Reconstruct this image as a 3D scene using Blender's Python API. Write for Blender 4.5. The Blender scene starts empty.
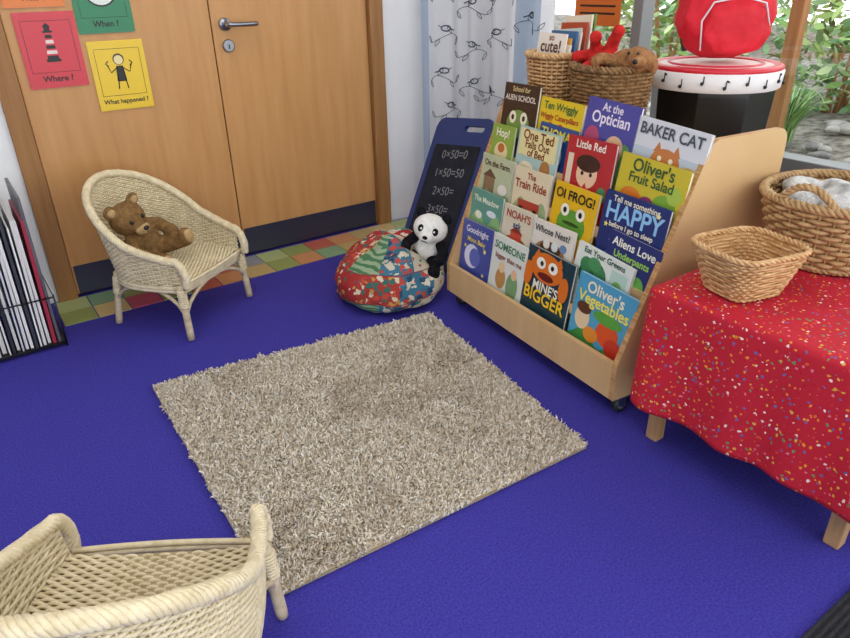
import bpy, bmesh, math, random
from math import sin, cos, pi, radians
from mathutils import Vector, Matrix, noise
import numpy as np
random.seed(7)
rnd = random.uniform
scene = bpy.context.scene

# ------------------------------------------------------------------ materials
def lin(c):
    return c/12.92 if c <= .04045 else ((c+.055)/1.055)**2.4
def hx(h, a=1):
    h = h.lstrip('#')
    return tuple(lin(int(h[i:i+2], 16)/255) for i in (0, 2, 4)) + (a,)
MC = {}
def base(name):
    m = bpy.data.materials.new(name); m.use_nodes = True
    nt = m.node_tree
    return m, nt, nt.nodes['Principled BSDF']
def N(nt, t, **kw):
    n = nt.nodes.new(t)
    for k, v in kw.items(): setattr(n, k, v)
    return n
def flat(h, rough=.5, metal=0, spec=.5):
    k = ('flat', h, rough, metal, spec)
    if k in MC: return MC[k]
    m, nt, b = base('paint_' + h.strip('#'))
    b.inputs['Base Color'].default_value = hx(h)
    b.inputs['Roughness'].default_value = rough
    b.inputs['Metallic'].default_value = metal
    b.inputs['Specular IOR Level'].default_value = spec
    MC[k] = m; return m
def noisy(name, h1, h2, scale=20, stretch=(1, 1, 1), rough=.6, bump=.2, bscale=None, detail=4, lo=.35, hi=.65, dist=.01, spec=.4, h3=None):
    if name in MC: return MC[name]
    m, nt, b = base(name)
    tc = N(nt, 'ShaderNodeTexCoord'); mp = N(nt, 'ShaderNodeMapping')
    mp.inputs['Scale'].default_value = stretch
    nt.links.new(tc.outputs['Object'], mp.inputs[0])
    n = N(nt, 'ShaderNodeTexNoise'); n.inputs['Scale'].default_value = scale; n.inputs['Detail'].default_value = detail
    nt.links.new(mp.outputs[0], n.inputs['Vector'])
    r = N(nt, 'ShaderNodeValToRGB')
    r.color_ramp.elements[0].position = lo; r.color_ramp.elements[0].color = hx(h1)
    r.color_ramp.elements[1].position = hi; r.color_ramp.elements[1].color = hx(h2)
    if h3:
        e = r.color_ramp.elements.new((lo+hi)/2); e.color = hx(h3)
    nt.links.new(n.outputs['Fac'], r.inputs[0]); nt.links.new(r.outputs[0], b.inputs['Base Color'])
    b.inputs['Roughness'].default_value = rough
    b.inputs['Specular IOR Level'].default_value = spec
    if bump:
        n2 = n
        if bscale:
            n2 = N(nt, 'ShaderNodeTexNoise'); n2.inputs['Scale'].default_value = bscale; n2.inputs['Detail'].default_value = 3
            nt.links.new(tc.outputs['Object'], n2.inputs['Vector'])
        bp = N(nt, 'ShaderNodeBump'); bp.inputs['Strength'].default_value = bump; bp.inputs['Distance'].default_value = dist
        nt.links.new(n2.outputs['Fac'], bp.inputs['Height']); nt.links.new(bp.outputs[0], b.inputs['Normal'])
    MC[name] = m; return m

M_carpet = noisy('carpet_blue', '302b84', '4842aa', 190, rough=.85, bump=.8, dist=.004, lo=.3, hi=.7, spec=.22)
M_wall = noisy('wall_paint', 'e4e6e8', 'eceeee', 3, rough=.8, bump=.05, bscale=200)
M_ceil = flat('eeeeea', .9)
M_door = noisy('door_oak_veneer', 'bb8852', 'cb9a62', 3.0, (9, 9, .8), .36, .03, h3='c5925a', lo=.25, hi=.75)
M_frame = noisy('frame_oak', '8f6236', 'a87a48', 4, (10, 10, .8), .5, .05, lo=.25, hi=.75)
M_ply = noisy('birch_ply', 'c9a473', 'd8b685', 2.5, (1, 6, 1.2), .42, .03, lo=.25, hi=.75)
M_plyedge = noisy('birch_ply_edge', 'a97c48', 'caa06a', 6, (1, 1, 30), .5, .1)
M_steel = flat('9a9da3', .3, 1)
M_kick = flat('4a4c60', .38, .7)
M_wick = noisy('wicker_pale', 'cfbf96', 'eaddbc', 45, rough=.55, bump=.3, bscale=300, lo=.25, hi=.7, dist=.002)
M_wickd = noisy('wicker_backing', '968560', 'b3a27a', 45, rough=.8, bump=0)
M_cane = noisy('cane_pole', 'b9a684', 'd8c9a8', 30, rough=.5, bump=.1)
M_bask = noisy('willow_golden', 'b58450', 'dfba86', 50, rough=.5, bump=.3, bscale=300, lo=.25, hi=.7, dist=.002)
M_baskd = noisy('willow_backing', '7a5228', '94683a', 40, rough=.8, bump=0)
M_bask2 = noisy('willow_brown', '9a7446', 'c9a878', 50, rough=.55, bump=.3, bscale=300, lo=.25, hi=.7, dist=.002)
M_bear = noisy('teddy_plush', '735634', '8e6e46', 60, rough=.95, bump=1, bscale=180, dist=.006, spec=.1)
M_bear2 = noisy('teddy_plush_light', 'a88a5e', 'c2a476', 60, rough=.95, bump=.8, bscale=180, dist=.005, spec=.1)
M_pw = noisy('panda_white_plush', 'e6e4dc', 'f6f5f0', 60, rough=.95, bump=.8, bscale=200, dist=.005, spec=.1)
M_pb = noisy('panda_black_plush', '121214', '202024', 60, rough=.95, bump=.8, bscale=200, dist=.005, spec=.1)
M_tablewood = noisy('table_wood', 'a37c52', 'c09a6c', 5, (10, 10, 1), .5, .05)
M_black = flat('151517', .4)

def voro_mat(name, bg, cols, scale, thr, rough=.7, uv=False, metric='EUCLIDEAN'):
    m, nt, b = base(name)
    tc = N(nt, 'ShaderNodeTexCoord')
    src = tc.outputs['UV' if uv else 'Object']
    no = N(nt, 'ShaderNodeTexNoise'); no.inputs['Scale'].default_value = scale*1.3
    nt.links.new(src, no.inputs['Vector'])
    mx = N(nt, 'ShaderNodeVectorMath', operation='MULTIPLY_ADD')
    mx.inputs[1].default_value = (.9/scale,)*3
    nt.links.new(no.outputs['Color'], mx.inputs[0]); nt.links.new(src, mx.inputs[2])
    v = N(nt, 'ShaderNodeTexVoronoi'); v.inputs['Scale'].default_value = scale; v.distance = metric
    nt.links.new(mx.outputs[0], v.inputs['Vector'])
    sp = N(nt, 'ShaderNodeSeparateColor'); nt.links.new(v.outputs['Color'], sp.inputs[0])
    r = N(nt, 'ShaderNodeValToRGB'); r.color_ramp.interpolation = 'CONSTANT'
    els = r.color_ramp.elements
    for i, c in enumerate(cols):
        p = i/len(cols)
        if i < 2:
            e = els[i]; e.position = p
        else: e = els.new(p)
        e.color = hx(c)
    nt.links.new(sp.outputs[0], r.inputs[0])
    lt = N(nt, 'ShaderNodeMath', operation='LESS_THAN'); lt.inputs[1].default_value = thr
    nt.links.new(v.outputs['Distance'], lt.inputs[0])
    mix = N(nt, 'ShaderNodeMix', data_type='RGBA')
    mix.inputs['A'].default_value = hx(bg)
    nt.links.new(lt.outputs[0], mix.inputs['Factor']); nt.links.new(r.outputs[0], mix.inputs['B'])
    nt.links.new(mix.outputs['Result'], b.inputs['Base Color'])
    b.inputs['Roughness'].default_value = rough; b.inputs['Specular IOR Level'].default_value = .2
    return m
M_cloth = voro_mat('tablecloth_print', 'bc2434', ['e0902e', 'ecd8c8', 'b01c30', 'dc6030', '4a66a0', 'e07888', '5a9060', 'c83040', 'd8a848'], 84, .28, uv=True)

# ------------------------------------------------------------------ builder
class Bd:
    def __init__(s):
        s.v = []; s.f = []; s.m = []; s.s = []; s.mats = []; s.uv = None
    def mi(s, mat):
        if mat not in s.mats: s.mats.append(mat)
        return s.mats.index(mat)
    def add(s, vs, fs, mat, M=None, smooth=False):
        o = len(s.v); k = s.mi(mat)
        if M is not None: vs = [M @ Vector(p) for p in vs]
        s.v += [tuple(p) for p in vs]
        for f in fs:
            s.f.append([i+o for i in f]); s.m.append(k); s.s.append(smooth)
    def box(s, c, d, mat, M=None):
        x, y, z = d[0]/2, d[1]/2, d[2]/2
        vs = [(c[0]+a*x, c[1]+b*y, c[2]+e*z) for a in (-1, 1) for b in (-1, 1) for e in (-1, 1)]
        s.add(vs, [(0, 1, 3, 2), (4, 6, 7, 5), (0, 4, 5, 1), (2, 3, 7, 6), (0, 2, 6, 4), (1, 5, 7, 3)], mat, M)
    def poly(s, pts, mat, M=None): s.add(pts, [list(range(len(pts)))], mat, M)
    def prism(s, pts, vec, mat, M=None, emat=None):
        n = len(pts); vec = Vector(vec)
        vs = [Vector(p) for p in pts] + [Vector(p)+vec for p in pts]
        s.add(vs, [list(range(n))[::-1], list(range(n, 2*n))], mat, M)
        s.add(vs, [(i, (i+1) % n, n+(i+1) % n, n+i) for i in range(n)], emat or mat, M)
    def tube(s, pts, r, mat, n=6, closed=False, M=None, smooth=True):
        pts = [Vector(p) for p in pts]; L = len(pts)
        if L < 2: return
        rs = r if isinstance(r, (list, tuple)) else [r]*L
        vs = []; fs = []; u = None
        for i, p in enumerate(pts):
            if closed: t = pts[(i+1) % L]-pts[i-1]
            else: t = pts[min(i+1, L-1)]-pts[max(i-1, 0)]
            if t.length < 1e-9: t = Vector((0, 0, 1))
            t.normalize()
            if u is None:
                u = t.orthogonal().normalized()
            else:
                u = u - t*u.dot(t)
                if u.length < 1e-6: u = t.orthogonal()
                u.normalize()
            w = t.cross(u)
            for k in range(n):
                a = 2*pi*k/n
                vs.append(p + (u*cos(a)+w*sin(a))*rs[i])
        for i in range(L if closed else L-1):
            j = (i+1) % L
            for k in range(n):
                k2 = (k+1) % n
                fs.append((i*n+k, i*n+k2, j*n+k2, j*n+k))
        if not closed:
            fs.append(list(range(n))[::-1]); fs.append([(L-1)*n+k for k in range(n)])
        s.add(vs, fs, mat, M, smooth)
    def ell(s, c, r, mat, M=None, seg=20, ring=12):
        if not isinstance(r, (tuple, list)): r = (r,)*3
        vs = [(c[0], c[1], c[2]-r[2])]; fs = []
        for i in range(1, ring):
            a = -pi/2+pi*i/ring
            for k in range(seg):
                b = 2*pi*k/seg
                vs.append((c[0]+r[0]*cos(a)*cos(b), c[1]+r[1]*cos(a)*sin(b), c[2]+r[2]*sin(a)))
        vs.append((c[0], c[1], c[2]+r[2])); T = len(vs)-1
        for k in range(seg):
            fs.append((0, 1+(k+1) % seg, 1+k)); fs.append((T, T-seg+k, T-seg+(k+1) % seg))
        for i in range(ring-2):
            for k in range(seg):
                a = 1+i*seg+k; b = 1+i*seg+(k+1) % seg
                fs.append((a, b, b+seg, a+seg))
        s.add(vs, fs, mat, M, True)
    def lathe(s, prof, mat, c=(0, 0, 0), n=32, M=None, smooth=True):
        vs = []; fs = []
        for r, z in prof:
            for k in range(n):
                a = 2*pi*(k+.5)/n; vs.append((c[0]+r*cos(a), c[1]+r*sin(a), c[2]+z))
        for i in range(len(prof)-1):
            for k in range(n):
                k2 = (k+1) % n; fs.append((i*n+k, i*n+k2, (i+1)*n+k2, (i+1)*n+k))
        s.add(vs, fs, mat, M, smooth)
        s.add([vs[k] for k in range(n)], [list(range(n))[::-1]], mat, M)
        s.add([vs[-n+k] for k in range(n)], [list(range(n))], mat, M)
    def make(s, name, parent=None, bevel=0, origin=None):
        me = bpy.data.meshes.new(name)
        v = s.v
        if origin is not None:
            o = Vector(origin); v = [tuple(Vector(p)-o) for p in v]
        me.from_pydata(v, [], s.f)
        for m in s.mats: me.materials.append(m)
        me.polygons.foreach_set('material_index', s.m)
        me.polygons.foreach_set('use_smooth', s.s)
        me.update()
        ob = bpy.data.objects.new(name, me); scene.collection.objects.link(ob)
        if origin is not None: ob.location = origin
        if parent is not None: setp(ob, parent)
        if bevel:
            b = ob.modifiers.new('bevel', 'BEVEL'); b.width = bevel; b.segments = 2; b.limit_method = 'ANGLE'
        return ob
def setp(ob, p):
    ob.parent = p; ob.matrix_parent_inverse = Matrix.Translation(p.location).inverted()
def empty(name, loc):
    e = bpy.data.objects.new(name, None); e.empty_display_size = .1
    scene.collection.objects.link(e); e.location = loc; return e
TX = []
def text(s, size, mat, M, parent, maxw=None, name='lettering', off=.02):
    c = bpy.data.curves.new(name, 'FONT'); c.body = s; c.size = size
    c.align_x = 'CENTER'; c.align_y = 'CENTER'; c.offset = size*off
    c.materials.append(mat)
    o = bpy.data.objects.new(name, c); scene.collection.objects.link(o)
    setp(o, parent); o.matrix_basis = M
    TX.append((o, M, maxw)); return o

def remesh(b, name, parent, vox=.006, it=6):
    ob = b.make(name, parent)
    m = ob.modifiers.new('fuse', 'REMESH'); m.mode = 'VOXEL'; m.voxel_size = vox; m.use_smooth_shade = True
    s = ob.modifiers.new('soft', 'SMOOTH'); s.iterations = it; s.factor = .6
    return ob

# ------------------------------------------------------------------ room shell
WX0, WX1, WY0, WY1, CZ = -1.8, 2.5, -1.6, 3.0, 2.7
def single(name, boxes, mat, bevel=0):
    b = Bd()
    for c, d in boxes: b.box(c, d, mat)
    return b.make(name, bevel=bevel)
single('floor', [(((WX0+WX1)/2, (WY0+WY1)/2+.1, -.05), (WX1-WX0+.4, WY1-WY0+.4, .1))], M_carpet)
single('ceiling', [(((WX0+WX1)/2, (WY0+WY1)/2, CZ+.05), (WX1-WX0+.2, WY1-WY0+.2, .1))], M_ceil)
DX0, DXM, DX1, DH = .285, 1.043, 1.80, 2.04
single('wall_back', [(((WX0+DX0-.03)/2, 3.06, CZ/2), (DX0-.03-WX0, .12, CZ)),
                     (((WX1+.1+DX1+.03)/2, 3.06, CZ/2), (WX1+.1-DX1-.03, .12, CZ)),
                     (((DX0+DX1)/2, 3.06, (CZ+DH+.03)/2), (DX1-DX0+.06, .12, CZ-DH-.03))], M_wall)
single('wall_left', [((WX0-.05, (WY0+WY1)/2, CZ/2), (.1, WY1-WY0, CZ))], M_wall)
single('wall_right', [((WX1+.06, (WY0+WY1)/2, .26), (.12, WY1-WY0, .52)),
                      ((WX1+.06, (WY0+WY1)/2, 2.5), (.12, WY1-WY0, .4)),
                      ((WX1+.06, 2.87, 1.41), (.12, .26, 1.78))], M_wall)
# door frame, stops and leaves
b = Bd()
for x0, x1 in ((DX0-.075, DX0-.001), (DX1+.001, DX1+.075)):
    b.box(((x0+x1)/2, 2.99, DH/2), (x1-x0, .03, DH+.03), M_frame)
for x0, x1 in ((DX0-.029, DX0-.002), (DX1+.002, DX1+.029)):
    b.box(((x0+x1)/2, 3.06, DH/2), (x1-x0, .10, DH+.01), M_frame)
b.box(((DX0+DX1)/2, 3.085, DH/2), (DX1-DX0, .02, DH), M_frame)
b.box(((DX0+DX1)/2, 2.99, DH+.045), (DX1-DX0+.15, .03, .075), M_frame)
b.make('trim_1', bevel=.003)
def door(name, x0, x1):
    e = empty(name, ((x0+x1)/2, 3.02, 0))
    b = Bd(); b.box(((x0+x1)/2, 3.025, DH/2+.005), (x1-x0-.005, .045, DH-.01), M_door); b.make('leaf', e, .002)
    b = Bd(); b.box(((x0+x1)/2, 3.0005, .075), (x1-x0-.02, .003, .125), M_kick); b.make('kick_plate', e)
    return e
d1 = door('door_1', DX0, DXM); d2 = door('door_2', DXM, DX1)
b = Bd()
hxp, hz = 1.10, 1.035
Mr = Matrix.Translation((hxp, 3.0, hz)) @ Matrix.Rotation(pi/2, 4, 'X')
b.lathe([(.026, 0), (.026, .008), (.022, .011), (.010, .012), (.010, .045)], M_steel, M=Mr, n=28)
b.tube([(hxp-.004, 2.957, hz), (hxp+.01, 2.952, hz), (hxp+.05, 2.95, hz-.001), (hxp+.10, 2.95, hz-.002), (hxp+.125, 2.955, hz-.002), (hxp+.13, 2.97, hz-.002)], .0095, M_steel, 10)
Mr = Matrix.Translation((hxp+.004, 3.0, hz-.085)) @ Matrix.Rotation(pi/2, 4, 'X')
b.lathe([(.026, 0), (.026, .006), (.022, .009)], M_steel, M=Mr, n=28)
b.box((hxp+.004, 2.9905, hz-.088), (.004, .003, .018), M_black)
b.make('lever_handle', d2)
# threshold tiles
b = Bd()
tc = ['b7a06a', '8f9a58', 'b9604c', 'c9b27a', '8e8f93', 'c48a5c', 'a9b57a', 'b5506a', 'c9bd8c', '7fa07a']
ts = .128
for j in range(2):
    for i in range(15):
        x = DX0-.1+ts*(i+.5)
        b.box((x, 2.727+ts*(j+.5), .002), (ts-.004, ts-.004, .004), flat(tc[(i*3+j*5+random.randint(0, 2)) % 10], .5))
b.make('threshold_tiles')
# window wall frame
M_alu = flat('8d8f90', .45, .3)
M_glass, nt, bs = base('window_glass')
nt.nodes.remove(bs)
tr = N(nt, 'ShaderNodeBsdfTransparent'); gl = N(nt, 'ShaderNodeBsdfGlossy'); gl.inputs['Roughness'].default_value = .02
mx = N(nt, 'ShaderNodeMixShader'); mx.inputs[0].default_value = .05
nt.links.new(tr.outputs[0], mx.inputs[1]); nt.links.new(gl.outputs[0], mx.inputs[2])
nt.links.new(mx.outputs[0], nt.nodes['Material Output'].inputs[0])
e = empty('window_1', (2.55, .6, .52))
b = Bd()
yA, yB = WY0, 2.74
b.box((2.55, (yA+yB)/2, .55), (.09, yB-yA, .06), M_alu)
b.box((2.55, (yA+yB)/2, 2.27), (.09, yB-yA, .06), M_alu)
for y in (yA+.025, .35, 1.99, yB-.025): b.box((2.55, y, 1.41), (.08, .05, 1.66), M_alu)
b.make('window_frame', e, .004)
b = Bd(); b.box((2.555, (yA+yB)/2, 1.41), (.006, yB-yA-.1, 1.66), M_glass); b.make('glazing', e)
# unseen area lamps added under the ceiling to brighten the room
for i, (x, y) in enumerate(((-.2, .3), (.6, 1.8))):
    l = bpy.data.lights.new('ceiling_fill', 'AREA'); l.shape = 'RECTANGLE'; l.size = 1.2; l.size_y = .9; l.energy = 13
    l.color = (1, .95, .88)
    o = bpy.data.objects.new('ceiling_fill', l); scene.collection.objects.link(o); o.location = (x, y, 2.66)

# ------------------------------------------------------------------ door posters
def poster(name, x0, x1, z0, z1, col, word, wcol='151515', size=.03, wpos=.14):
    e = empty(name, ((x0+x1)/2, 2.998, (z0+z1)/2))
    b = Bd(); w, h = x1-x0, z1-z0
    M = Matrix.Translation(((x0+x1)/2, 2.9975, (z0+z1)/2)) @ Matrix.Rotation(pi/2, 4, 'X')
    b.box((0, 0, 0), (w, h, .001), flat(col, .25), M)
    b.box((0, 0, .0008), (w-.012, h-.012, .0008), flat(col, .3), M)
    K = flat('151515', .4)
    for sx in (-1, 1): b.box((sx*(w/2-.02), 0.012, .0014), (.0015, h-.085, .0004), K, M)
    b.box((0, h/2-.03, .0014), (w-.04, .0015, .0004), K, M); b.box((0, -h/2+.055, .0014), (w-.04, .0015, .0004), K, M)
    text(word, size, K, M @ Matrix.Translation((0, -h/2+.032, .0022)), e, w-.035)
    return e, b, M, w, h
K = flat('151515', .4)
e, b, M, w, h = poster('poster_where', .32, .525, .847, 1.11, 'cf3340', 'Where ?')
zz = .0016
b.box((0, -.035, zz), (.05, .01, .0005), K, M)
for i in range(5):
    b.poly([(-.012-.002*(4-i), -.03+.018*i, zz), (.012+.002*(4-i), -.03+.018*i, zz), (.012+.002*(3.3-i), -.018+.018*i, zz), (-.012-.002*(3.3-i), -.018+.018*i, zz)], K if i % 2 == 0 else flat('e8d8d0'), M)
b.box((0, .064, zz), (.034, .006, .0005), K, M); b.box((0, .074, zz), (.02, .014, .0005), K, M)
b.poly([(-.014, .081, zz), (.014, .081, zz), (0, .095, zz)], K, M)
b.make('printed_sheet', e)
e, b, M, w, h = poster('poster_what_happened', .545, .752, .742, 1.0, 'e8c426', 'What happened ?', size=.026)
def disc(b, c, r, mat, M, z, n=24, ry=None):
    ry = ry or r
    b.poly([(c[0]+r*cos(2*pi*i/n), c[1]+ry*sin(2*pi*i/n), z) for i in range(n)], mat, M)
disc(b, (0, .06), .021, K, M, zz); disc(b, (0, .058), .017, flat('e9d9a0'), M, zz+.0004)
b.poly([(-.016, -.02, zz), (.016, -.02, zz), (.011, .036, zz), (-.011, .036, zz)], flat('2a2a2a'), M)
for P_ in ([(-.01, .03), (-.035, .012), (-.045, .04)], [(.01, .03), (.035, .012), (.045, .04)], [(-.014, -.02), (-.018, -.05)], [(.014, -.02), (.018, -.05)], [(-.016, -.02), (.016, -.02)], [(-.016, -.02), (-.011, .036)], [(.016, -.02), (.011, .036)], [(-.04, .055), (-.05, .045), (-.04, .036)], [(.04, .055), (.05, .045), (.04, .036)]):
    b.tube([(p[0], p[1], zz) for p in P_], .0022, K, 5, M=M)
b.make('printed_sheet', e)
e, b, M, w, h = poster('poster_when', .53, .735, 1.027, 1.29, '1f7d50', 'When ?')
disc(b, (0, .02), .06, K, M, zz); disc(b, (0, .02), .054, flat('dfe8df'), M, zz+.0004)
b.tube([(0, .06, zz+.001), (0, .02, zz+.001), (.03, .01, zz+.001)], .0018, K, 5, M=M)
b.make('printed_sheet', e)
e, b, M, w, h = poster('poster_who', .30, .505, 1.125, 1.39, 'e07a2c', 'Who ?')
disc(b, (0, .03), .04, K, M, zz); disc(b, (0, .03), .036, flat('f0d0a0'), M, zz+.0004)
b.make('printed_sheet', e)

# ------------------------------------------------------------------ shaggy rug
def make_rug():
    q = [Vector((.335, 2.055)), Vector((1.375, 1.93)), Vector((1.24, .985)), Vector((.305, 1.03))]
    def bl(u, v): return q[0]*(1-u)*(1-v)+q[1]*u*(1-v)+q[2]*u*v+q[3]*(1-u)*v
    n = 50000
    vs = np.zeros((n, 9, 3)); col = np.zeros((n, 9, 4)); col[:, :, 3] = 1
    pal = [hx('ebe1cd')[:3], hx('f4ecdc')[:3], hx('dfd2bb')[:3], hx('d0c0a6')[:3], hx('f8f3e8')[:3]]
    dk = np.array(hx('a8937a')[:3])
    for i in range(n):
        u, v = random.random(), random.random()
        eu = .009*noise.noise(Vector((v*9, 3, 0))); ev = .009*noise.noise(Vector((u*9, 9, 0)))
        p = bl(u, v) + Vector((eu, ev))
        k = Vector((p.x*55, p.y*55, 0))
        a = noise.noise(k)*9 + rnd(-1.2, 1.2)
        clump = noise.noise(Vector((p.x*60, p.y*60, 4)))
        lean = .2+.6*abs(noise.noise(k*.8+Vector((5, 5, 5))))+rnd(0, .45)
        edge = min(u, 1-u, v, 1-v)
        L = rnd(.017, .024)*(1+.3*clump)
        if edge < .02: L *= .85
        d = Vector((cos(a), sin(a)))
        p0 = Vector((p.x, p.y, .006)); p1 = p0+Vector((d.x*lean*.45*L, d.y*lean*.45*L, L*.65))
        a2 = a+rnd(-2, 2); d2 = Vector((cos(a2), sin(a2)))
        p2 = p1+Vector((d2.x*lean*.5*L, d2.y*lean*.5*L, L*rnd(-.1, .35)))
        s1 = Vector((-d.y, d.x, 0))
        for j, (pp, r) in enumerate(((p0, .0022), (p1, .0028), (p2, .0021))):
            w = Vector((d.x*.6, d.y*.6, -.5))
            for m in range(3):
                t = 2*pi*m/3
                vs[i, j*3+m] = pp + s1*cos(t)*r + w*sin(t)*r
        c = np.array(random.choice(pal))
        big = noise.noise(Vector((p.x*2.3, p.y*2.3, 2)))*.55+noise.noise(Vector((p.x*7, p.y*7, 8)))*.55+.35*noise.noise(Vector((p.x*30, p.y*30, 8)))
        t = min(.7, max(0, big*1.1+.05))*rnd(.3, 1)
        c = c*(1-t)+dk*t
        for j, sh in ((0, .8), (1, 1), (2, 1)): col[i, j*3:j*3+3, :3] = c*sh  # darker strand roots: shade deep in the pile put into the colour
    fa = []
    for j in range(2):
        for m in range(3):
            m2 = (m+1) % 3
            fa.append((j*3+m, j*3+m2, (j+1)*3+m2, (j+1)*3+m))
    fa = np.array(fa)
    F = (fa[None]+(np.arange(n)*9)[:, None, None]).reshape(-1, 4)
    V = vs.reshape(-1, 3)
    g = 24; bv = []
    for z in (.002, .012):
        for i in range(g+1):
            for j in range(g+1):
                p = bl(i/g, j/g); bv.append((p.x, p.y, z))
    o = len(V); G = (g+1)*(g+1); bf = []
    for L_ in (0, G):
        for i in range(g):
            for j in range(g):
                a = o+L_+i*(g+1)+j; bf.append((a, a+1, a+g+2, a+g+1) if L_ == 0 else (a, a+g+1, a+g+2, a+1))
    V = np.vstack([V, np.array(bv)])
    F = F.tolist()+bf
    me = bpy.data.meshes.new('shaggy_rug'); me.from_pydata(V.tolist(), [], F)
    at = me.color_attributes.new('Col', 'FLOAT_COLOR', 'POINT')
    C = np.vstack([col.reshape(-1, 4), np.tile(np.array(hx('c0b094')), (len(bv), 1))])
    at.data.foreach_set('color', C.ravel())
    m, nt, b = base('shag_pile')
    an = N(nt, 'ShaderNodeAttribute', attribute_name='Col')
    nt.links.new(an.outputs['Color'], b.inputs['Base Color']); b.inputs['Roughness'].default_value = .9
    b.inputs['Specular IOR Level'].default_value = .15
    me.materials.append(m); me.polygons.foreach_set('use_smooth', [True]*len(me.polygons)); me.update()
    ob = bpy.data.objects.new('shaggy_rug', me); scene.collection.objects.link(ob)
make_rug()

# ------------------------------------------------------------------ wicker helpers
def braid(b, path, r, mat, closed=False, strands=3, pitch=.045, n=5):
    path = [Vector(p) for p in path]
    b.tube(path, r*.7, mat, 6, closed)
    pts = path+([path[0]] if closed else [])
    acc = [0]
    for i in range(1, len(pts)): acc.append(acc[-1]+(pts[i]-pts[i-1]).length)
    T = acc[-1]; K_ = max(8, int(T/(pitch/7)))
    turns = max(1, round(T/pitch))
    res = []; j = 0
    for i in range(K_+1):
        s = T*i/K_
        while j < len(acc)-2 and acc[j+1] < s: j += 1
        f = (s-acc[j])/max(1e-9, acc[j+1]-acc[j]); res.append(pts[j].lerp(pts[j+1], f))
    tk = .5 if strands <= 3 else .34
    for q in range(strands):
        out = []; u = None
        for i, p in enumerate(res):
            t = (res[min(i+1, K_)]-res[max(i-1, 0)]).normalized()
            if closed:
                u = Vector((0, 0, 1)); u = (u-t*u.dot(t)).normalized()
            else:
                u = t.orthogonal().normalized() if u is None else (u-t*u.dot(t)).normalized()
            w = t.cross(u); a = 2*pi*(turns*i/K_+q/strands)
            out.append(p+(u*cos(a)+w*sin(a))*r*.66)
        b.tube(out, r*tk, mat, n)

def basket(name, c, ang, bot, top, h, mat, back, nst=36, rows=14, r=.0045, p=2.0, rim=.011, amp=.004, handles=False):
    e = empty(name, c)
    R = Matrix.Translation(c) @ Matrix.Rotation(ang, 4, 'Z')
    def P(t, s, off=0):
        a = 2*pi*t; k = 2/p
        ca, sa = cos(a), sin(a)
        rx = bot[0]+(top[0]-bot[0])*s+off; ry = bot[1]+(top[1]-bot[1])*s+off
        return R @ Vector((math.copysign(abs(ca)**k, ca)*rx, math.copysign(abs(sa)**k, sa)*ry, .004+h*s))
    b = Bd(); m = nst*4
    for k in range(rows):
        s = (k+.5)/rows
        b.tube([P(i/m, s, amp*cos(pi*nst*i/m+pi*k)) for i in range(m)], r, mat, 5, True)
    for i in range(nst):
        b.tube([P((i)/nst, s/4) for s in range(5)], r*.6, mat, 4)
    b.make('woven_sides', e)
    b = Bd(); vs = []; fs = []; q = 60
    for j in range(2):
        for i in range(q): vs.append(P(i/q, j*.98, -.001))
    for i in range(q): fs.append((i, (i+1) % q, q+(i+1) % q, q+i))
    fs.append(list(range(q)))
    b.add(vs, fs, back, smooth=False); b.make('lining', e)
    b = Bd(); braid(b, [P(i/80, 1) for i in range(80)], rim, mat, True)
    braid(b, [P(i/80, .02) for i in range(80)], rim*.7, mat, True)
    if handles:
        for sg in (0, .5):
            pts = []
            for i in range(13):
                f = i/12; q_ = P(sg+(f-.5)*.12, 1); q_.z += .05*sin(pi*f); pts.append(q_)
            braid(b, pts, rim*.8, mat)
    b.make('braided_rim', e)
    return e, R

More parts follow.
